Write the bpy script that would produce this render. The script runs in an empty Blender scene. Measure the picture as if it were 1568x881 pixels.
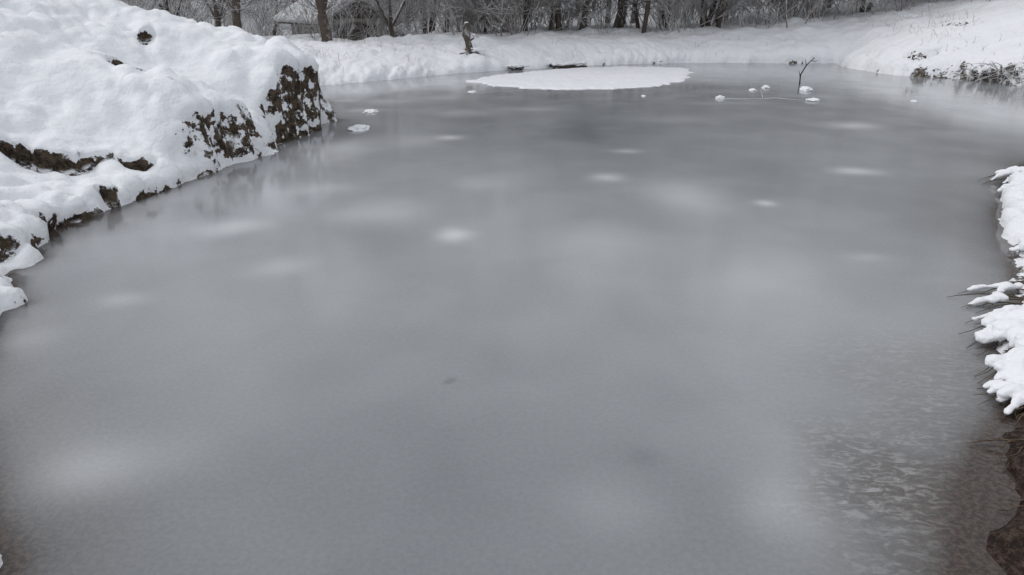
import bpy, math, random, bmesh
import numpy as np
from mathutils import Vector, Matrix, noise as mn
random.seed(7); rng=np.random.default_rng(7)
scene=bpy.context.scene
col=scene.collection

# ---------------------------------------------------------------- noise
def _h(ix,iy,iz,seed):
    n=(ix.astype(np.int64)*374761393+iy.astype(np.int64)*668265263+iz.astype(np.int64)*2147483647+seed*1274126177)&0xffffffff
    n=((n^(n>>13))*1274126177)&0xffffffff
    n=(n^(n>>16))&0xffffffff
    return n/4294967295.0
def vnoise(x,y,z=None,seed=0):
    if z is None: z=np.zeros_like(x)
    fx,fy,fz=np.floor(x),np.floor(y),np.floor(z)
    a,b,c=x-fx,y-fy,z-fz
    a=a*a*a*(a*(a*6-15)+10); b=b*b*b*(b*(b*6-15)+10); c=c*c*c*(c*(c*6-15)+10)
    r=0
    for i in (0,1):
        for j in (0,1):
            for k in (0,1):
                w=(a if i else 1-a)*(b if j else 1-b)*(c if k else 1-c)
                r=r+w*_h(fx+i,fy+j,fz+k,seed)
    return r*2-1
def fbm(x,y,z=None,o=4,seed=0):
    r=0;a=1;t=0
    for i in range(o):
        f=2.03**i
        r=r+a*vnoise(x*f+i*7.3,y*f-i*3.1,None if z is None else z*f,seed+i); t+=a; a*=.5
    return r/t
def worley(x,y,seed=0):
    fx,fy=np.floor(x),np.floor(y)
    d=np.full(x.shape,9.0)
    z=np.zeros_like(x)
    for i in (-1,0,1):
        for j in (-1,0,1):
            px=fx+i+.15+.7*_h(fx+i,fy+j,z,seed); py=fy+j+.15+.7*_h(fx+i,fy+j,z+1,seed+5)
            d=np.minimum(d,(px-x)**2+(py-y)**2)
    return np.sqrt(d)
def sst(a,b,x):
    t=np.clip((x-a)/(b-a),0,1); return t*t*(3-2*t)

# ---------------------------------------------------------------- pond outline (metres)
shore=[(-2.15,2.2),(-2.21,2.35),(-2.5,2.64),(-3.19,3.45),(-3.78,4.54),(-4.0,5.01),(-3.95,5.2),(-4.46,5.74),(-4.45,6.23),(-4.66,6.42),(-4.8,7.13),(-4.69,7.36),(-4.64,7.74),(-4.45,8.44),(-4.16,9.75),(-4.1,10.1),(-3.75,10.93),(-3.86,11.6),(-3.49,12.91),(-3.55,13.6),(-3.38,14.14),(-4.3,15.0),(-6.5,16.0),(-8.4,16.9),(-8.0,17.7),(-5.56,19.41),(-3.47,21.11),(-1.72,22.92),(0.34,24.16),(2.63,25.53),(6.25,26.53),(11.55,26.27),(11.18,24.37),(11.68,22.35),(12.95,21.11),(13.66,19.4),(15,16.5),(14.0,14.0),(10.5,12.0),(7.37,10.05),(6.38,8.92),(5.5,7.6),(4.92,6.5),(4.39,5.73),(4.30,5.51),(4.0,5.1),(3.42,4.3),(3.0,3.6),(2.62,3.15),(2.42,2.82),(2.2,2.43),(2.0,2.0),(1.5,1.6),(0,1.3),(-1.6,1.5)]
S=np.array(shore)
def sdist(x,y,S=S):
    sh=x.shape; x=x.ravel(); y=y.ravel()
    best=np.full(x.shape,1e9); inside=np.zeros(x.shape,bool)
    n=len(S)
    for i in range(n):
        ax,ay=S[i]; bx,by=S[(i+1)%n]
        dx,dy=bx-ax,by-ay
        t=np.clip(((x-ax)*dx+(y-ay)*dy)/(dx*dx+dy*dy),0,1)
        best=np.minimum(best,(x-ax-t*dx)**2+(y-ay-t*dy)**2)
        c=((ay>y)!=(by>y))&(x<(bx-ax)*(y-ay)/((by-ay) if by!=ay else 1e-9)+ax)
        inside^=c
    d=np.sqrt(best); d[inside]*=-1
    return d.reshape(sh)

# exposed soil ledges: cx, cy, half width, drop, facing dir
ledges=[(-5.45,8.35,.55,.15,(.55,-.83)),(-5.65,10.85,.24,.26,(.6,-.8)),(-6.7,13.8,.24,.12,(.6,-.8)),
        (-4.78,8.85,.20,.10,(.7,-.7)),(-4.75,8.0,.14,.09,(.8,-.6)),(-4.95,7.0,.16,.10,(.9,-.4)),(-5.9,12.0,.12,.10,(.5,-.86)),
        (12.55,22.7,.45,.20,(-.5,-.86)),(13.45,20.75,1.0,.26,(-.85,-.5)),(14.6,24.6,.5,.18,(-.4,-.9)),(-4.75,6.0,.26,.16,(.8,-.6))]
def height(x,y,want=False):
    d=sdist(x,y)
    d=d+ .12*fbm(x*1.7,y*1.7,o=3,seed=3)*sst(-.6,.0,d+.5)+ .06*fbm(x*6,y*6,o=2,seed=9)
    n1=fbm(x*.45,y*.45,o=3,seed=21)
    dd=np.maximum(d,0)
    left=sst(-1.0,-3.0,x)*sst(17.5,16.0,y)
    left*=sst(1.5,5.0,y)*.8+.2
    slope=.50+.14*sst(8,12,y)
    mound=.10*sst(0,.15,dd)+slope*dd
    mound=np.where(mound>2.2,2.2+1.0*(1-np.exp(-(mound-2.2)/1.0)),mound)
    cl=np.exp(-((y-10.15)/.75)**4)*.62+np.exp(-((y-12.9)/1.25)**4)*.88+np.exp(-((y-11.4)/.5)**2)*.12
    edge=.16+.12*fbm(x*2.2,y*2.2,o=3,seed=33)
    wd=.20+.10*fbm(x*1.5,y*1.5,o=2,seed=38)
    cliff=cl*(sst(edge-wd,edge+wd,dd))*np.exp(-(dd/2.4)**2)*.92*(1+.35*fbm(x*1.6,y*1.6,o=2,seed=4))
    cliff=cliff+cl*.20*np.exp(-((dd-.60)/.32)**2)*(1+.9*fbm(x*2.5,y*2.5,o=2,seed=44))
    mound=mound*(1+.10*n1)+cliff*left
    az=np.clip((x+8)/20,0,1)
    Hf=.62+.45*az+.1*n1
    far=Hf*(1-np.exp(-dd/1.3))*1.0+.05*sst(0,.25,dd)
    hill=sst(9.5,16,x+.25*(y-22))*sst(14,20,y)*((.45+.75*sst(13,20,x))*(1-np.exp(-dd/2.6)))
    far=far+hill
    hollow=sst(-3,-6,x)*sst(27.5,31,y)*sst(48,40,y)
    far=far-hollow*1.5
    rise=np.maximum(y-38,0)**1.15*.085*sst(34,60,y)
    far=far+rise+ .25*fbm(x*.12,y*.12,o=2,seed=77)*sst(30,40,y)
    muddy=sst(4.4,3.5,y)
    right=(.05*sst(0,.12,dd)+.28*(1-np.exp(-dd/1.0)))*(1-.65*muddy)+.06*np.minimum(dd,12)
    rgt=sst(1,3,x)*sst(15,12,y); 
    z=far*(1-left)+mound*left
    z=z*(1-rgt)+right*rgt
    near=sst(2.2,1.2,y)*sst(-3.2,-2.2,x)*sst(3.2,2.2,x)
    z=z*(1-near)+(.30*dd+.08*sst(0,.1,dd))*near
    soil=np.zeros_like(z)
    soil+=.62*left*np.clip(cl*1.3,0,1)*sst(edge-wd,edge-wd*.4,dd)*sst(edge+wd*.9,edge+wd*.45,dd)
    r2=sst(.8,1.6,x)
    soil=np.maximum(soil,1.4*r2*sst(4.5,3.9,y)*sst(.9,.6,dd+.35*fbm(x*2.5,y*2.5,o=3,seed=55)))
    soil=np.maximum(soil,.8*rgt*sst(6.0,5.2,y)*sst(.40,.2,dd))
    ox=np.zeros_like(z); oy=np.zeros_like(z)
    ox+=left*cl*.17*np.exp(-((dd-edge-wd*1.0)/.13)**2)*(1+.7*fbm(x*3,y*3,o=2,seed=47))
    oy-=left*cl*.06*np.exp(-((dd-edge-wd*1.0)/.13)**2)
    wob=.05*fbm(x*5,y*5,o=3,seed=51)
    for (cx,cy,w,st,(fx,fy)) in ledges:
        s=(x-cx)*fx+(y-cy)*fy+wob*1.8; t=-(x-cx)*fy+(y-cy)*fx
        s=s+.35*t*t/w*.6
        env=np.exp(-(t/w)**4)
        k=max(1,w/.5)
        q=sst(-.02*k,.05*k,s)
        z=z-st*q*np.exp(-(np.maximum(s-.05,0)/(.35*k))**2)*env*(d>0)+ .06*np.exp(-((s+.1)/.12)**2)*env
        soil+=env*sst(-.03*k,.0,s)*sst(.15*k,.07*k,s)*.95
        lip=np.exp(-((s+.02)/.06)**2)*env*.09*k
        ox+=fx*lip; oy+=fy*lip
    z=np.where(d<0,np.maximum(-.7,d*1.2-.04),z)
    nearl=sst(16,14,y)
    soil=np.maximum(soil,.85*sst(.08,.03,d)*sst(-.05,.3,fbm(x*2.5,y*2.5,o=3,seed=90))*(.35+.65*nearl))
    soil=np.maximum(soil,.75*sst(.26,.10,d+.12*fbm(x*4,y*4,o=2,seed=95))*sst(11.5,12.4,x)*sst(23,22,y)*sst(17,18,y))
    if want: return z,d,soil,ox,oy,left,rgt
    return z
def hz(x,y): return float(height(np.array([float(x)]),np.array([float(y)]))[0])

def axis(parts):
    out=[]
    for a,b,s in parts:
        n=max(1,int(round((b-a)/s))); out+=list(np.linspace(a,b,n,endpoint=False))
    out.append(parts[-1][1]); return np.array(out)

def grid_mesh(name,X,Y,Z,attrs,mat,smooth=True):
    ny,nx=X.shape
    co=np.stack([X,Y,Z],-1).reshape(-1,3).astype(np.float32)
    idx=np.arange(nx*ny).reshape(ny,nx)
    f=np.stack([idx[:-1,:-1],idx[:-1,1:],idx[1:,1:],idx[1:,:-1]],-1).reshape(-1,4).astype(np.int32)
    me=bpy.data.meshes.new(name)
    me.vertices.add(len(co)); me.vertices.foreach_set('co',co.ravel())
    me.loops.add(f.size); me.loops.foreach_set('vertex_index',f.ravel())
    me.polygons.add(len(f)); me.polygons.foreach_set('loop_start',np.arange(0,f.size,4,dtype=np.int32))
    me.polygons.foreach_set('loop_total',np.full(len(f),4,np.int32))
    me.update(calc_edges=True)
    me.polygons.foreach_set('use_smooth',np.ones(len(f),bool))
    for k,v in attrs.items():
        a=me.attributes.new(k,'FLOAT','POINT'); a.data.foreach_set('value',v.ravel().astype(np.float32))
    me.materials.append(mat)
    ob=bpy.data.objects.new(name,me); col.objects.link(ob); return ob

# ---------------------------------------------------------------- materials
def newmat(name):
    m=bpy.data.materials.new(name); m.use_nodes=True
    nt=m.node_tree; b=nt.nodes['Principled BSDF']; return m,nt,b
def N(nt,t,**k):
    n=nt.nodes.new(t)
    for a,v in k.items(): setattr(n,a,v)
    return n
def L(nt,a,b): nt.links.new(a,b)
def noise_n(nt,vec,scale,detail=4,rough=.55,dist=0):
    n=N(nt,'ShaderNodeTexNoise'); n.inputs['Scale'].default_value=scale; n.inputs['Detail'].default_value=detail
    n.inputs['Roughness'].default_value=rough; n.inputs['Distortion'].default_value=dist
    if vec is not None: L(nt,vec,n.inputs['Vector'])
    return n.outputs['Fac']
def mrange(nt,v,a,b,c=0,d=1,smooth=True):
    n=N(nt,'ShaderNodeMapRange'); n.interpolation_type='SMOOTHSTEP' if smooth else 'LINEAR'
    L(nt,v,n.inputs['Value'])
    for i,q in zip(('From Min','From Max','To Min','To Max'),(a,b,c,d)): n.inputs[i].default_value=q
    return n.outputs['Result']
def math_n(nt,op,a,b=None,clamp=False):
    n=N(nt,'ShaderNodeMath',operation=op); n.use_clamp=clamp
    for i,q in enumerate((a,b)):
        if q is None: continue
        if isinstance(q,(int,float)): n.inputs[i].default_value=q
        else: L(nt,q,n.inputs[i])
    return n.outputs[0]
def mix(nt,f,a,b):
    n=N(nt,'ShaderNodeMix',data_type='RGBA')
    if isinstance(f,(int,float)): n.inputs[0].default_value=f
    else: L(nt,f,n.inputs[0])
    for i,q in ((6,a),(7,b)):
        if isinstance(q,tuple): n.inputs[i].default_value=(*q,1)
        else: L(nt,q,n.inputs[i])
    return n.outputs[2]
def bump(nt,h,strength,dist,prev=None):
    n=N(nt,'ShaderNodeBump'); n.inputs['Strength'].default_value=strength; n.inputs['Distance'].default_value=dist
    L(nt,h,n.inputs['Height'])
    if prev is not None: L(nt,prev,n.inputs['Normal'])
    return n.outputs['Normal']
def pos(nt): return N(nt,'ShaderNodeNewGeometry').outputs['Position']
def attr(nt,name):
    a=N(nt,'ShaderNodeAttribute'); a.attribute_name=name; return a.outputs['Fac']
def upz(nt):
    g=N(nt,'ShaderNodeNewGeometry'); s=N(nt,'ShaderNodeSeparateXYZ'); L(nt,g.outputs['Normal'],s.inputs[0]); return s.outputs['Z']
def stretch_map(nt,P,sc,rot=(0,0,0)):
    mp=N(nt,'ShaderNodeMapping'); mp.inputs['Scale'].default_value=sc; mp.inputs['Rotation'].default_value=rot; L(nt,P,mp.inputs[0]); return mp.outputs[0]

def snow_bump(nt,P):
    b1=bump(nt,noise_n(nt,P,4.0,3,.5),.5,.12)
    return bump(nt,noise_n(nt,P,24,3,.6),.4,.02,b1)
SN1,SN2=(.75,.77,.81),(.835,.85,.875)
def snow_mat():
    m,nt,b=newmat('snow'); P=pos(nt)
    L(nt,mix(nt,noise_n(nt,P,1.2,2),SN1,SN2),b.inputs['Base Color'])
    b.inputs['Roughness'].default_value=.65; b.inputs['Specular IOR Level'].default_value=.2
    L(nt,snow_bump(nt,P),b.inputs['Normal']); return m
def ground_mat():
    m,nt,b=newmat('snowy_ground'); P=pos(nt)
    n0=noise_n(nt,P,5,4,.62)
    snow=mix(nt,n0,SN1,SN2)
    n2=noise_n(nt,P,30,3,.7)
    soil=mix(nt,mrange(nt,noise_n(nt,P,9,3,.65),.35,.65),(.028,.020,.015),(.125,.092,.064))
    soil=mix(nt,mrange(nt,n2,.50,.72,0,.8),soil,(.20,.16,.115))
    sm=attr(nt,'soil')
    wetmud=mrange(nt,sm,1.15,1.35)
    soil=mix(nt,wetmud,soil,mix(nt,mrange(nt,n2,.4,.65),(.022,.014,.011),(.085,.058,.045)))
    f=math_n(nt,'ADD',sm,math_n(nt,'MULTIPLY',math_n(nt,'SUBTRACT',n0,.5),2.6))
    f=math_n(nt,'MULTIPLY',mrange(nt,f,.42,.54),mrange(nt,sm,.03,.12))
    ds=noise_n(nt,stretch_map(nt,P,(1,1,1.8),(.5,.3,0)),8,4,.7)
    dust=math_n(nt,'MULTIPLY',mrange(nt,upz(nt),.25,.65),mrange(nt,ds,.43,.52))
    dust=math_n(nt,'MULTIPLY',dust,mrange(nt,sm,1.1,1.3,1,.0))
    f=math_n(nt,'MULTIPLY',f,math_n(nt,'SUBTRACT',1.0,dust))
    L(nt,mix(nt,f,snow,soil),b.inputs['Base Color'])
    b.inputs['Roughness'].default_value=.7; b.inputs['Specular IOR Level'].default_value=.2
    L(nt,bump(nt,math_n(nt,'MULTIPLY',n2,f),.9,.07,snow_bump(nt,P)),b.inputs['Normal'])
    return m
def ice_mat():
    m,nt,b=newmat('pond_ice'); P=pos(nt)
    fr=attr(nt,'frost_glow'); edge_dark=attr(nt,'edge'); mo=attr(nt,'mottle')
    mid=noise_n(nt,P,1.0,3,.45,.3); fine=noise_n(nt,P,34,4,.75)
    v=math_n(nt,'ADD',mrange(nt,mid,.35,.7,0,.06),mrange(nt,fine,.3,.7,-.028,.028))
    v=math_n(nt,'ADD',v,fr)
    c1=mix(nt,math_n(nt,'ADD',v,0,clamp=True),(.180,.194,.208),(.67,.69,.715))
    st=noise_n(nt,stretch_map(nt,P,(1,2.4,1),(0,0,.75)),9,5,.68,1.3)
    brown=mix(nt,mrange(nt,st,.44,.70),(.095,.085,.076),(.42,.42,.42))
    c2=mix(nt,math_n(nt,'MULTIPLY',mo,mrange(nt,mid,.35,.6,.45,1)),c1,brown)
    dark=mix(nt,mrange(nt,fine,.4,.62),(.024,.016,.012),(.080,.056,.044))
    c3=mix(nt,edge_dark,c2,dark)
    L(nt,c3,b.inputs['Base Color'])
    b.inputs['IOR'].default_value=1.36
    L(nt,mrange(nt,mid,.35,.7,.085,.15),b.inputs['Roughness'])
    n=bump(nt,fine,.06,.005)
    n=bump(nt,math_n(nt,'MULTIPLY',st,math_n(nt,'ADD',mo,.05)),.25,.014,n)
    L(nt,n,b.inputs['Normal'])
    return m
def bark_mat(name,c1,c2,lo=.35,hi=.75,snowc=(.78,.80,.83)):
    m,nt,b=newmat(name); P=pos(nt)
    nn=noise_n(nt,P,7,3,.7)
    bark=mix(nt,nn,c1,c2)
    f=mrange(nt,math_n(nt,'ADD',upz(nt),math_n(nt,'MULTIPLY',math_n(nt,'SUBTRACT',nn,.5),.9)),lo,hi)
    L(nt,mix(nt,f,bark,snowc),b.inputs['Base Color']); b.inputs['Roughness'].default_value=.85
    b.inputs['Specular IOR Level'].default_value=0
    return m
def plain_mat(name,c1,c2,scale=8,rough=.7,stretch=None,bmp=.3):
    m,nt,b=newmat(name); P=pos(nt)
    if stretch: P=stretch_map(nt,P,stretch)
    n=noise_n(nt,P,scale,4,.65)
    L(nt,mix(nt,mrange(nt,n,.3,.7),c1,c2),b.inputs['Base Color']); b.inputs['Roughness'].default_value=rough
    L(nt,bump(nt,n,bmp,.02),b.inputs['Normal']); return m
SNOW=snow_mat(); GROUND=ground_mat(); ICE=ice_mat()
BARK=bark_mat('snowy_bark',(.055,.045,.038),(.15,.125,.105),.12,.55)
TWIG=bark_mat('snowy_twigs',(.13,.108,.092),(.28,.24,.205),-.30,.35)
REED=plain_mat('dead_reed',(.035,.022,.014),(.12,.08,.05),20)
STRAW=bark_mat('dry_grass',(.10,.075,.045),(.22,.17,.10),.5,.9)

# ---------------------------------------------------------------- terrain
xs=axis([(-110,-20,2.5),(-20,-9,.35),(-9,-2.3,.040),(-2.3,1.9,.12),(1.9,6.5,.045),(6.5,18,.13),(18,110,2.2)])
ys=axis([(-12,1.2,.4),(1.2,3,.06),(3,15,.042),(15,31,.11),(31,60,.6),(60,150,3)])
X,Y=np.meshgrid(xs,ys)
Z,D,soil,ox,oy,left,rgt=height(X,Y,True)
gy,gx=np.gradient(Z,ys,xs)
nl=np.sqrt(gx**2+gy**2+1); nx_,ny_,nz_=-gx/nl,-gy/nl,1/nl
wx=X+.26*fbm(X*1.3,Y*1.3,o=3,seed=61); wy=Y+.26*fbm(X*1.3,Y*1.3,o=3,seed=62)
pil=1-np.clip(worley(wx*1.4,wy*1.4,5),0,1)**2
pil2=1-np.clip(worley(wx*3.3,wy*3.3,8),0,1)**2
pil3=1-np.clip(worley(wx*7.5,wy*7.5,12),0,1)**2
msk=sst(-.25,.35,fbm(X*.5,Y*.5,o=2,seed=15)); msk2=sst(-.1,.3,fbm(X*.8,Y*.8,o=3,seed=16))
edge=np.exp(-np.maximum(D,0)/.8)
disp=.17*(pil-.6)*(.4+.6*msk)+ (pil2-.6)*(.03+.11*msk2+.10*edge)+(pil3-.6)*(.006+.018*msk2*msk+.06*edge*edge)
disp+=.14*fbm(X*.9,Y*.9,o=3,seed=31)
mud=sst(4.4,3.8,Y)*sst(.5,1.5,X)
disp=disp*(1-.8*mud)+mud*.04*fbm(X*5,Y*5,o=3,seed=48)
disp+=soil*(.12*fbm(X*4+Z*4,Y*4,Z*7,o=4,seed=40)-.06)*(1-mud)
out=sst(.0,.10,D)
disp*=out
far_amt=sst(27,40,Y); disp*=(1-.5*far_amt)
X2=X+nx_*disp+ox; Y2=Y+ny_*disp+oy; Z2=Z+nz_*disp
ground=grid_mesh('snowy_ground',X2,Y2,Z2,{'soil':soil},GROUND)

# ---------------------------------------------------------------- ice
xi=axis([(-9.5,-4.5,.2),(-4.5,5.5,.05),(5.5,17,.16)]); yi=axis([(1.0,9,.05),(9,28,.14)])
XI,YI=np.meshgrid(xi,yi); DI=-sdist(XI,YI)
frost_glow=[(-2.21,3.06,.36,.30,.42),(1.34,2.73,.20,.26,.26),(-.57,6.95,.17,.22,.50),(1.29,9.37,.2,.2,.5),(-3.0,7.13,.38,.28,.34),
(-1.52,7.73,.6,.5,.28),(2.14,8.44,.5,.8,.30),(.89,6.71,.6,.7,.20),(4.82,9.75,.28,.22,.6),(6.48,13.45,.42,.35,.55),(-1.06,12.3,.2,.2,.55),
(3.02,8.13,.12,.12,.5),(-3.2,5.24,.2,.14,.24),(-2.1,5.98,.25,.22,.18),(-3.55,4.48,.25,.22,.22),(-.42,8.97,.3,.35,.18),(-2.7,11.2,.4,1.1,.32),
(1.8,11.1,.2,.15,.38),(-1.6,12.0,.4,.6,.18),(.47,2.78,.25,.2,.08),(2.2,5.75,.4,.4,.08),(3.37,6.25,.2,.12,.16),(-2.54,8.8,.6,.5,.24),(1.5,3.2,.15,.4,.06),
(-2.7,3.4,.35,.3,.10),(-1.0,15,.7,.5,.22),(3.4,14.2,.8,.5,.18),(-1.4,17.5,.8,.6,.22),(5.5,21,1,.8,.15),(8.5,14.5,1.2,.7,.17),(-2.6,16.8,.7,.6,.25),(0,5.4,2.2,1.4,.09),(.3,8.6,2.2,2.4,.10),(4.2,12,1.4,1.2,.06),
(-.40,3.96,.025,.03,-.30),(.71,3.15,.09,.08,-.08),(0.2,2.9,1.6,.5,-.05),(1.3,13,.5,1.6,-.14),(-.9,13.8,.5,1,-.10),
(-3.2,15.4,.35,.25,.3),(-3.9,16.8,.4,.2,.3),(.5,15.5,.5,.25,.2),(5.0,16.4,.9,.25,.2),(7.2,17.6,.8,.3,.2)]
FR_GLOW=.12*fbm(XI*.35+3,YI*.2,o=2,seed=110)
wxx=XI+.12*fbm(XI*1.5,YI*1.5,o=2,seed=70); wyy=YI+.12*fbm(XI*1.5,YI*1.5,o=2,seed=71)
for cx,cy,rx,ry,a in frost_glow:
    k=.8 if min(rx,ry)>.15 else .25
    ux=XI+(wxx-XI)*k; uy=YI+(wyy-YI)*k
    FR_GLOW+=a*np.exp(-(((ux-cx)/rx)**2+((uy-cy)/ry)**2))
FR_GLOW+=.11+.10*sst(2.8,6.5,YI)-.03*sst(3.3,2.2,YI)  # ice base lightened past the near edge, painted in for missing sun glow
EDGE_DARK=np.exp(-np.maximum(DI,0)/.10)*.85*(.35+.65*sst(14,9,YI))+ .35*np.exp(-np.maximum(DI,0)/.5)*sst(-.3,.4,fbm(XI*.8,YI*.8,o=3,seed=81))*sst(17,13,YI)
EDGE_DARK=EDGE_DARK+.18*np.exp(-(np.maximum(DI,0)/.8)**2)*sst(12,9,YI)  # broad darkening of the ice towards the shore
EDGE_DARK=np.clip(EDGE_DARK+.65*np.exp(-(((XI-2.45-.75*(YI-2.9))/.24)**2))*sst(3.9,3.2,YI),0,.95)
MOT=np.clip(sst(1.0,2.3,XI-.30*(YI-2.6)+.5*fbm(XI*1.6,YI*1.6,o=3,seed=91))*sst(5.0,3.2,YI),0,1)*.8
ice=grid_mesh('frozen_pond_ice',XI,YI,np.zeros_like(XI),{'frost_glow':FR_GLOW,'edge':EDGE_DARK,'mottle':MOT},ICE)

# ---------------------------------------------------------------- snow patch on ice
def snow_sheet(name,poly,h=.03,step=.06,amp=.20):
    pl=np.array(poly); x0,y0=pl.min(0)-.4; x1,y1=pl.max(0)+.4
    X,Y=np.meshgrid(np.arange(x0,x1,step),np.arange(y0,y1,step))
    d=-sdist(X,Y,pl)
    d=d+amp*fbm(X*1.6,Y*1.6,o=4,seed=101)+amp*.7*fbm(X*6,Y*6,o=2,seed=102)
    Z=h*sst(-.03,.10,d)-.03*sst(.02,-.05,d)+.012*fbm(X*2,Y*2,o=3,seed=103)*sst(0,.2,d)
    Z=np.where(d<-.02,-.03,Z)
    return grid_mesh(name,X,Y,Z,{},SNOW)
snow_sheet('snow_patch',[(-1.2,20.8),(-.6,19.7),(.6,19.05),(1.8,18.9),(3.2,19.1),(4.2,19.9),(5.0,21.2),(5.6,22.8),(5.8,24.3),(4.6,24.9),(3.4,24.9),(2.1,24.5),(0.9,23.6),(-.2,22.4),(-.9,21.6)])

def clump(name,x,y,rx,ry,rz,z=0,seed=0,mat=None):
    bpy.ops.mesh.primitive_ico_sphere_add(subdivisions=4,radius=1)
    ob=bpy.context.object; ob.name=name; me=ob.data; me.name=name
    for v in me.vertices:
        c=v.co.copy(); k=1+.38*mn.fractal(c*1.3+Vector((seed*5.1,0,0)),.8,2,3)
        q=c*k; zz=q.z*rz
        if zz<0: zz*=.25
        v.co=(q.x*rx,q.y*ry,zz)
    me.polygons.foreach_set('use_smooth',[True]*len(me.polygons))
    ob.location=(x,y,z); me.materials.append(mat or SNOW); return ob
for i,(x,y,rx,ry,rz) in enumerate([(-2.80,13.1,.19,.26,.06),(-2.98,15.1,.14,.18,.05),(4.95,17.2,.10,.12,.07),(6.7,19.2,.10,.12,.07),(6.2,18.7,.09,.12,.04),(7.57,18.7,.15,.2,.09),(6.98,16.8,.13,.16,.06),(9.3,16.7,.08,.1,.03),(3.2,17.6,.06,.1,.03),(-1.0,18.4,.1,.12,.03)]):
    clump('snow_clump',x,y,rx,ry,rz,0,i)

# ---------------------------------------------------------------- tubes
class Tubes:
    def __init__(s): s.v=[];s.f=[]
    def path(s,pts,rs,n=4):
        k=len(s.v); m=len(pts)
        for i,p in enumerate(pts):
            d=(pts[min(i+1,m-1)]-pts[max(i-1,0)]).normalized()
            u=d.cross(Vector((.31,.17,.94)))
            if u.length<1e-3: u=d.cross(Vector((1,0,0)))
            u.normalize(); w=d.cross(u)
            for q in range(n):
                t=2*math.pi*q/n; s.v.append(p+(u*math.cos(t)+w*math.sin(t))*rs[i])
        for i in range(m-1):
            for q in range(n):
                j=(q+1)%n; s.f.append((k+i*n+q,k+i*n+j,k+(i+1)*n+j,k+(i+1)*n+q))
    def mesh(s,name,mat,smooth=True):
        me=bpy.data.meshes.new(name); me.from_pydata([tuple(v) for v in s.v],[],s.f)
        me.materials.append(mat)
        if smooth: me.polygons.foreach_set('use_smooth',[True]*len(me.polygons))
        me.update(); return me
def grow(T,p,d,length,r,depth,R,spread=.7,grav=0.0,minr=.005,kids=(4,7)):
    n=5 if depth>1 else 4
    pts=[p.copy()];rs=[r];d=d.normalized();st=length/n
    for i in range(n):
        d=(d+Vector((R.gauss(0,.13),R.gauss(0,.13),R.gauss(0,.10)+grav))).normalized()
        pts.append(pts[-1]+d*st); rs.append(max(minr,r*(1-.8*(i+1)/n)))
    T.path(pts,rs,6 if r>.05 else (4 if r>.012 else 3))
    if depth<=0: return
    for c in range(R.randint(*kids)):
        t=R.uniform(.2,1.0); k=min(int(t*n),n-1); fr=t*n-k
        q=pts[k].lerp(pts[k+1],fr); rr=rs[k]*(1-fr)+rs[k+1]*fr
        dd=(pts[k+1]-pts[k]).normalized()
        ax=Vector((R.gauss(0,1),R.gauss(0,1),R.gauss(0,.6)))
        ax=(ax-dd*ax.dot(dd)).normalized()
        nd=(dd+ax*R.uniform(spread*.6,spread*1.5)).normalized()
        grow(T,q,nd,length*R.uniform(.42,.68),max(minr,rr*R.uniform(.45,.7)),depth-1,R,spread,grav,minr,kids)
def add(name,me,loc=(0,0,0),rz=0,sc=1,parent=None):
    ob=bpy.data.objects.new(name,me); ob.location=loc; ob.rotation_euler=(0,0,rz); ob.scale=(sc,)*3
    col.objects.link(ob)
    if parent: ob.parent=parent
    return ob
def tree_mesh(seed,h=8,r=.14,lean=.05,depth=3,low=True):
    R=random.Random(seed);T=Tubes()
    grow(T,Vector((0,0,-.2)),Vector((R.gauss(0,lean),R.gauss(0,lean),1)),h,r,depth,R,.75,.03,.010,(6,9))
    if low:
        for i in range(9):
            z=R.uniform(.6,3.2); a=R.uniform(0,6.28)
            grow(T,Vector((0,0,z)),Vector((math.cos(a),math.sin(a),R.uniform(.1,.7))),R.uniform(1.2,2.6),.025,2,R,.7,.02,.008,(4,7))
    return T.mesh('bare_tree',BARK)
def thicket_mesh(seed,h=2.8,stems=10,depth=2,minr=.008,spread=.5):
    R=random.Random(seed);T=Tubes()
    for i in range(stems):
        a=R.uniform(0,6.28); q=R.uniform(0,.9)
        grow(T,Vector((math.cos(a)*q,math.sin(a)*q,-.1)),Vector((math.cos(a)*R.uniform(0,.8),math.sin(a)*R.uniform(0,.8),1)),h*R.uniform(.5,1.1),R.uniform(.012,.03),depth,R,spread,.01,minr,(4,7))
    return T.mesh('thicket',TWIG)
trees=[tree_mesh(10+i,h=random.uniform(6.5,9),r=random.uniform(.08,.16)) for i in range(5)]
thick=[thicket_mesh(30+i,h=random.uniform(1.8,3.4),stems=random.randint(7,12),depth=2) for i in range(7)]
woods=bpy.data.objects.new('bare_woods',None); col.objects.link(woods)
R=random.Random(5)
def ok(x,y):
    return not (-14<x<-4.3 and 27<y<41)
allpts=[]
for i in range(430):
    y=30+R.random()**1.3*46; x=R.uniform(-.85*y-4,.9*y+4)
    if sdist(np.array([x]),np.array([y]))[0]<3.0 or not ok(x,y): continue
    allpts.append((x,y,R.random()<.48))
for i in range(90):
    x=R.uniform(-3.5,32); y=29.3+R.random()**1.5*7+.03*x
    if x>14: y=27.3+R.uniform(0,7)
    allpts.append((x,y,False))
for i in range(16): allpts.append((R.uniform(-3,26),R.uniform(29.5,33),True))
for i in range(30):
    allpts.append((R.uniform(-28,-12),R.uniform(26,36),False))
for i in range(16):
    allpts.append((R.uniform(-13,-4.5),R.uniform(38.5,42),R.random()<.4))
for q in ((-5.6,31.5),(-7.4,30.2),(-10.6,33.0),(-5.0,33),(-11.5,30.5)): allpts.append((*q,False))
pts=np.array([(a,b) for a,b,_ in allpts]); zz=height(pts[:,0],pts[:,1])
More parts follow.
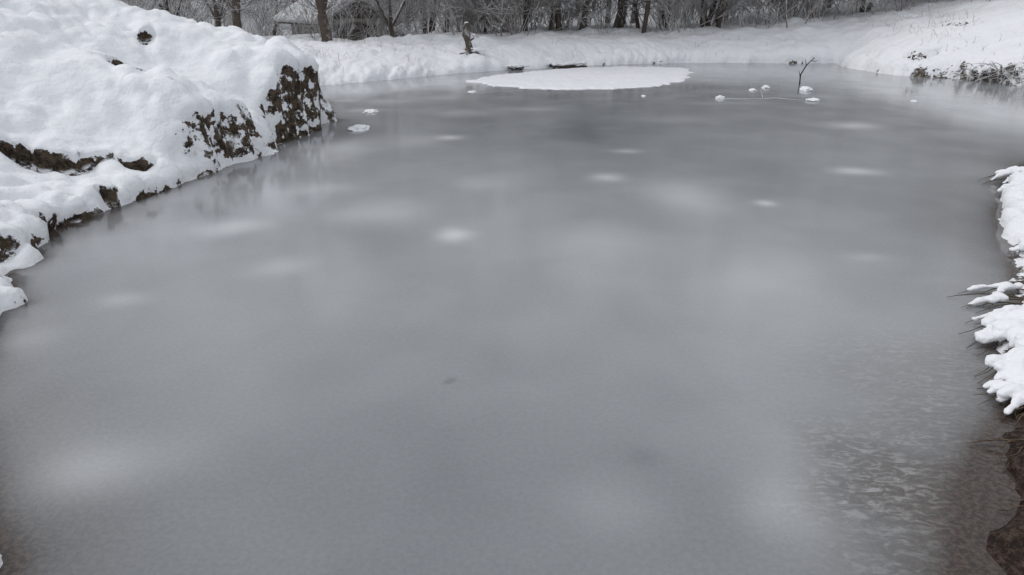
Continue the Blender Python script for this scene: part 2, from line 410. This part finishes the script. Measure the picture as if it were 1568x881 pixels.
for (x,y,t),z in zip(allpts,zz):
    if t: add('tree',R.choice(trees),(x,y,z-.05),R.uniform(0,6.28),R.uniform(.7,1.2),woods)
    else: add('shrub',R.choice(thick),(x,y,z-.05),R.uniform(0,6.28),R.uniform(.5,1.2),woods)

def bank_tree(x,y,seed,h,r,lean,fork=True):
    R=random.Random(seed);T=Tubes(); b=Vector((0,0,-.3))
    k=Vector((lean*.8,0,.9))
    T.path([b,Vector((0,0,.1)),k*.6,k],[r*1.5,r*1.1,r,r*.95],8)
    n=3 if fork else 1
    for i in range(n):
        dx=(-.45,.25,.05)[i] if fork else lean
        grow(T,k,Vector((dx,R.uniform(-.3,.3),1)),h*R.uniform(.75,1),r*(.75 if fork else .95),3,R,.7,.03,.008,(6,9))
    for i in range(6):
        z=R.uniform(.9,2.4); a=R.uniform(0,6.28)
        grow(T,Vector((k.x*min(z/.9,1),0,min(z,.9))),Vector((math.cos(a),math.sin(a),.5)),R.uniform(1.0,2.0),.022,2,R,.7,.02,.007,(4,6))
    me=T.mesh('bare_tree',BARK); return add('bare_tree',me,(x,y,hz(x,y)))
bank_tree(-6.6,26.6,101,7,.17,-.12)
bank_tree(-9.9,27.0,102,8,.15,.05,False)
bank_tree(-4.6,30.0,103,6,.09,-.3)
bank_tree(-11.2,28.4,104,6,.11,.15)
bank_tree(1.6,30.5,105,7,.10,.1)
bank_tree(5.2,31,106,7,.08,-.2)
bank_tree(8.2,31.5,107,7,.11,.25)

T=Tubes(); R=random.Random(77)
sp=np.array([(R.uniform(-9,20),R.uniform(20,31)) for _ in range(2000)])
sd=sdist(sp[:,0],sp[:,1]); sz=height(sp[:,0],sp[:,1]); dn=fbm(sp[:,0]*.5,sp[:,1]*.5,o=2,seed=5)
for (x,y),d,z,q in zip(sp,sd,sz,dn):
    if d<.15 or d>6 or q<-.02: continue
    h=R.uniform(.08,.36); a=Vector((x,y,z-.05)); 
    dr=Vector((R.gauss(0,.4),R.gauss(0,.4),1)).normalized(); dr2=(dr+Vector((R.gauss(0,.5),R.gauss(0,.5),-.3))).normalized()
    T.path([a,a+dr*h*.6,a+dr*h*.6+dr2*h*.5],[.005,.004,.003],3)
add('dry_grass_stalks',T.mesh('dry_grass_stalks',STRAW))

# ---------------------------------------------------------------- stump
def stump(x,y,z):
    T=Tubes()
    e=bpy.data.objects.new('tree_stump',None); col.objects.link(e); e.location=(x,y,z)
    prof=[(-.2,.22),(.05,.16),(.25,.11),(.45,.10),(.65,.12),(.78,.10),(.90,.07),(1.02,.05)]
    pts=[Vector((.05*math.sin(h*6),.0,h)) for h,_ in prof]
    T.path(pts,[r for _,r in prof],12)
    T.path([Vector((0,0,.45)),Vector((.18,-.02,.55)),Vector((.2,0,.66))],[.06,.05,.02],6)
    T.path([Vector((0,0,.18)),Vector((.25,-.1,.20)),Vector((.4,-.1,.05)),Vector((.5,-.1,-.1))],[.08,.06,.05,.03],6)
    T.path([Vector((0,0,.1)),Vector((-.25,-.1,.08)),Vector((-.4,-.15,-.05))],[.08,.06,.04],6)
    me=T.mesh('trunk',BARK)
    for v in me.vertices: v.co+=Vector((1,1,0))*.05*mn.noise(v.co*7)
    add('trunk',me,parent=e)
    c=clump('snow_cap',-.02,0,.06,.07,.03,1.01,2); c.parent=e
    c=clump('snow_on_stub',.19,0,.06,.07,.04,.64,6); c.parent=e
    c=clump('snow_on_root',.35,-.05,.24,.16,.12,.16,3); c.parent=e
stump(-1.45,24.2,hz(-1.45,24.2))
def log(x0,y0,x1,y1,r,seed):
    e=bpy.data.objects.new('fallen_log',None); col.objects.link(e); T=Tubes(); R=random.Random(seed)
    pts=[Vector((x0+(x1-x0)*t+R.gauss(0,.02),y0+(y1-y0)*t+R.gauss(0,.05),.07+R.gauss(0,.03))) for t in np.linspace(0,1,8)]
    T.path(pts,[r*R.uniform(.6,1.3) for _ in pts],8); add('log',T.mesh('log',BARK),parent=e)
    for i in (1,3,4,6):
        c=clump('snow_on_log',pts[i].x,pts[i].y+.05,R.uniform(.14,.26),.13,.08,.11,i+seed); c.parent=e
log(1.3,24.45,2.5,25.1,.09,4)
log(-.1,23.75,.4,24.05,.05,9)

T=Tubes(); b=Vector((7.9,20,-.1))
T.path([b,b+Vector((-.02,0,.35)),b+Vector((.10,0,.6)),b+Vector((.28,0,.8))],[.022,.019,.015,.009],6)
T.path([b+Vector((.10,0,.6)),b+Vector((.05,0,.75))],[.012,.006],5)
T.path([b+Vector((.22,0,.72)),b+Vector((.36,.05,.70)),b+Vector((.42,.05,.74))],[.010,.007,.004],5)
T.path([b+Vector((-.02,0,.3)),b+Vector((-.08,0,.46))],[.012,.005],5)
add('branch_in_ice',T.mesh('branch_in_ice',bark_mat('wet_branch',(.02,.016,.013),(.05,.04,.03),.8,1.2)))
T=Tubes()
b=Vector((5.0,17.2,-.002)); T.path([b,b+Vector((.7,-.2,.01)),b+Vector((1.3,.1,.0)),b+Vector((1.9,-.4,-.002))],[.006,.008,.006,.004],5)
T.path([b+Vector((1.0,.1,.0)),b+Vector((1.4,1.5,.01))],[.006,.004],4)
add('frozen_twig',T.mesh('frozen_twig',BARK))

# ---------------------------------------------------------------- snow-laden reeds on the right shore
def laden(x,y,ang,length,w,h0,seed,n=14,load=1.0,prob=.75):
    e=bpy.data.objects.new('snow_laden_reeds' if prob>0 else 'dead_reeds',None); col.objects.link(e)
    R=random.Random(seed); T=Tubes()
    bm=bmesh.new()
    for i in range(n):
        a=ang+R.gauss(0,.20 if prob>0 else .5); off=Vector((-math.sin(ang),math.cos(ang),0))*R.uniform(-w,w)
        b=Vector((x,y,0))+off-Vector((math.cos(ang),math.sin(ang),0))*.1; l=length*R.uniform(.5,1.05)
        zc=h0*R.uniform(.6,1.1); pts=[]
        for k in range(8):
            t=k/7; wob=Vector((0,0,0)) if k==0 else Vector((R.gauss(0,.008),R.gauss(0,.008),0))
            z=zc*(1+.9*t-1.8*t*t)
            pts.append(b+Vector((math.cos(a+.2*t),math.sin(a+.2*t),0))*l*t+Vector((0,0,max(z,.012)))+wob)
        T.path(pts,[.006,.006,.005,.005,.005,.004,.003,.002],4)
        if R.random()<prob:
            m=R.uniform(.6,.95); ph=R.uniform(0,6)
            for k in range(26):
                t=k/25*m; f=t*7; q=min(int(f),6); pp=pts[q].lerp(pts[q+1],f-q)
                rr=(.036*(1-t*t)+.012)*(1+.3*math.sin(ph+t*14))*R.uniform(.85,1.1)*load
                mat=Matrix.Translation(pp+Vector((0,0,rr*.45)))@Matrix.Diagonal((rr*1.15,rr*1.15,rr*.8,1))
                bmesh.ops.create_icosphere(bm,subdivisions=1,radius=1,matrix=mat)
    add('reed_leaves',T.mesh('reed_leaves',REED),parent=e)
    if not bm.verts: return
    me=bpy.data.meshes.new('snow_load'); bm.to_mesh(me); bm.free(); me.materials.append(SNOW)
    ob=add('snow_load',me,parent=e)
    r=ob.modifiers.new('r','REMESH'); r.mode='VOXEL'; r.voxel_size=.008; r.use_smooth_shade=True
    s=ob.modifiers.new('s','SMOOTH'); s.factor=.5; s.iterations=3
W=math.pi
laden(4.12,5.44,W+.05,.62,.04,.05,1,4,.7)
laden(3.80,5.14,W-.0,.36,.03,.05,2,4,.7)
laden(4.05,4.82,W-.0,.74,.08,.08,3,16,1.15)
laden(3.68,4.42,W+.05,.60,.16,.11,4,34,1.6,.85)
laden(3.40,3.97,W+.1,.52,.11,.10,5,20,1.3)
laden(3.22,3.68,W+.15,.50,.08,.08,6,16,1.05)
laden(6.75,9.15,W+.15,.75,.15,.10,7,12)
laden(6.3,8.5,W+.1,.45,.2,.10,8,12)
laden(5.75,7.5,W,.3,.3,.10,10,12)
laden(4.9,6.2,W,.25,.3,.10,11,12)
laden(3.1,3.45,W+.2,.35,.25,.05,12,22,.8,.0)
laden(2.8,3.0,W+.2,.35,.25,.05,13,22,.8,.0)
laden(2.6,2.6,W+.2,.35,.25,.05,14,18,.8,.0)
laden(4.0,4.9,W+.1,.6,.35,.06,15,16,.8,.0)
# dark brush on the right far shore
T=Tubes(); R=random.Random(12)
for i in range(300):
    y=R.uniform(18.6,21.3); x=13.25+(21.1-y)*.42+R.uniform(-.2,.7)
    a=Vector((x,y,R.uniform(.05,.45))); dr=Vector((R.gauss(-.7,.4),R.gauss(-.6,.4),R.uniform(-.2,.5))).normalized(); l=R.uniform(.2,.6)
    T.path([a,a+dr*l*.5,a+dr*l*.9+Vector((0,0,-.12*l))],[.014,.010,.004],3)
add('dead_brush',T.mesh('dead_brush',BARK))

T=Tubes(); R=random.Random(21)
cp=np.array([(R.uniform(-4.9,-3.2),R.uniform(9.4,14.2)) for _ in range(1500)])
cz,cd,cs,_,_,_,_=height(cp[:,0],cp[:,1],True)
for (x,y),z,sv in zip(cp,cz,cs):
    if sv<.3 or R.random()<.5: continue
    a=Vector((x,y,z)); dr=Vector((R.uniform(.3,1),R.gauss(-.3,.5),R.uniform(-.5,.4))).normalized(); l=R.uniform(.06,.2)
    T.path([a,a+dr*l*.6,a+dr*l+Vector((0,0,-.35*l))],[.005,.004,.002],3)
add('roots_and_dead_grass',T.mesh('roots_and_dead_grass',STRAW))

# ---------------------------------------------------------------- cabin
WOOD=plain_mat('weathered_wood',(.09,.08,.07),(.20,.18,.155),6,.8,(1,1,.15))
PLASTER=plain_mat('pale_plaster',(.34,.33,.31),(.48,.46,.43),4,.85)
GLASS=plain_mat('dark_glass',(.02,.022,.025),(.04,.045,.05),2,.15,None,0)
def box(name,c,s,mat,parent,bev=.01):
    bpy.ops.mesh.primitive_cube_add(size=1,location=c); o=bpy.context.object; o.name=name; o.data.name=name
    o.data.transform(Matrix.Diagonal((*s,1))); o.data.materials.append(mat)
    m=o.modifiers.new('b','BEVEL'); m.width=bev; m.segments=2; o.parent=parent; return o
def slab(name,prof,y0,y1,mat,parent):
    n=len(prof); v=[(x,y0,z) for x,z in prof]+[(x,y1,z) for x,z in prof]
    f=[tuple(range(n))[::-1],tuple(range(n,2*n))]+[(i,(i+1)%n,n+(i+1)%n,n+i) for i in range(n)]
    me=bpy.data.meshes.new(name); me.from_pydata(v,[],f); me.materials.append(mat); me.update()
    b=bmesh.new(); b.from_mesh(me); bmesh.ops.recalc_face_normals(b,faces=b.faces); b.to_mesh(me); b.free()
    o=bpy.data.objects.new(name,me); col.objects.link(o); o.parent=parent
    m=o.modifiers.new('b','BEVEL'); m.width=.03; m.segments=2
    return o
cab=bpy.data.objects.new('wooden_cabin',None); col.objects.link(cab)
cab.location=(-8.3,35.6,-.70); cab.rotation_euler=(0,0,math.radians(40))
slab('walls',[(-1.5,0),(1.5,0),(1.5,2.0),(0,2.75),(-1.5,2.0)],-1.8,1.8,PLASTER,cab)
slab('timber_gable',[(-1.52,1.95),(1.52,1.95),(0,2.72)],-1.86,-1.805,WOOD,cab)
for sgn,nm in ((-1,'roof_left'),(1,'roof_right')):
    slab(nm,[(0,2.82),(sgn*2.1,1.77),(sgn*2.1,1.69),(0,2.74)],-2.3,2.2,WOOD,cab)
    slab('snow_'+nm,[(0,3.10),(sgn*2.12,2.03),(sgn*2.18,1.90),(sgn*2.11,1.775),(0,2.824)],-2.34,2.22,SNOW,cab)
for x in (-.75,.7): 
    box('window_frame',(x,-1.83,1.35),(.72,.06,.75),WOOD,cab); box('window_glass',(x,-1.865,1.35),(.58,.02,.6),GLASS,cab,.002); box('window_bar',(x,-1.88,1.35),(.04,.02,.6),PLASTER,cab,.002)
box('door',(0,-1.83,.9),(.7,.05,1.8),WOOD,cab)
slab('lean_to_roof_snow',[(1.6,1.45),(3.6,1.05),(3.6,1.22),(1.6,1.64)],-1.6,1.4,SNOW,cab)
slab('lean_to_roof',[(1.55,1.36),(3.55,.96),(3.55,1.04),(1.55,1.44)],-1.55,1.35,WOOD,cab)
for x in (2.3,3.2): box('lean_to_post',(x,-1.4,.5),(.12,.12,1.05),WOOD,cab)
box('lean_to_back',(2.5,1.2,.5),(1.9,.08,1.0),WOOD,cab)
sh=bpy.data.objects.new('woodshed',None); col.objects.link(sh); sh.location=(-9.3,31.0,-.42); sh.rotation_euler=(0,0,math.radians(-6))
slab('walls',[(-1.5,0),(1.5,0),(1.5,.95),(-1.5,.8)],-.7,.7,WOOD,sh)
slab('snow_roof',[(-1.75,.82),(1.75,1.0),(1.75,1.20),(-1.75,1.02)],-1.0,1.0,SNOW,sh)
box('plank_ledge',(0,-.99,.86),(3.4,.05,.07),WOOD,sh)
for i in range(6): box('plank',(-1.2+i*.48,-.73,.4),(.4,.04,.78),WOOD,sh)

# ---------------------------------------------------------------- camera, light
cam=bpy.data.cameras.new('camera'); co=bpy.data.objects.new('camera',cam); col.objects.link(co)
cam.sensor_width=36; cam.lens=1079/1568*36; cam.clip_end=600; cam.clip_start=.05
co.location=(0,0,2.3); co.rotation_euler=(math.pi/2-math.atan(450/1079),0,0); scene.camera=co
w=bpy.data.worlds.new('World'); scene.world=w; w.use_nodes=True; nt=w.node_tree; nt.nodes.clear()
SE,SA=48,-85
sky=nt.nodes.new('ShaderNodeTexSky'); sky.sky_type='NISHITA'; sky.sun_disc=False; sky.sun_elevation=math.radians(SE); sky.sun_rotation=math.radians(SA); sky.air_density=1; sky.dust_density=4
hs=nt.nodes.new('ShaderNodeHueSaturation'); hs.inputs['Saturation'].default_value=.15; L(nt,sky.outputs[0],hs.inputs['Color'])
cx=nt.nodes.new('ShaderNodeCombineXYZ'); 
for i,v in enumerate((7.8,8.0,8.4)): cx.inputs[i].default_value=v
mx=nt.nodes.new('ShaderNodeMix'); mx.data_type='RGBA'; mx.inputs[0].default_value=.8
L(nt,hs.outputs[0],mx.inputs[6]); L(nt,cx.outputs[0],mx.inputs[7])
bg=nt.nodes.new('ShaderNodeBackground'); bg.inputs['Strength'].default_value=.102; L(nt,mx.outputs[2],bg.inputs['Color'])
wo=nt.nodes.new('ShaderNodeOutputWorld'); L(nt,bg.outputs[0],wo.inputs[0])
sun=bpy.data.lights.new('sun','SUN'); so=bpy.data.objects.new('sun',sun); col.objects.link(so)
sun.energy=1.0; sun.angle=math.radians(20); sun.color=(1,.975,.95)
dvec=Vector((math.sin(math.radians(SA))*math.cos(math.radians(SE)),math.cos(math.radians(SA))*math.cos(math.radians(SE)),math.sin(math.radians(SE))))
so.rotation_euler=dvec.to_track_quat('Z','Y').to_euler()
scene.view_settings.view_transform='Standard'; scene.view_settings.look='None'; scene.view_settings.exposure=0
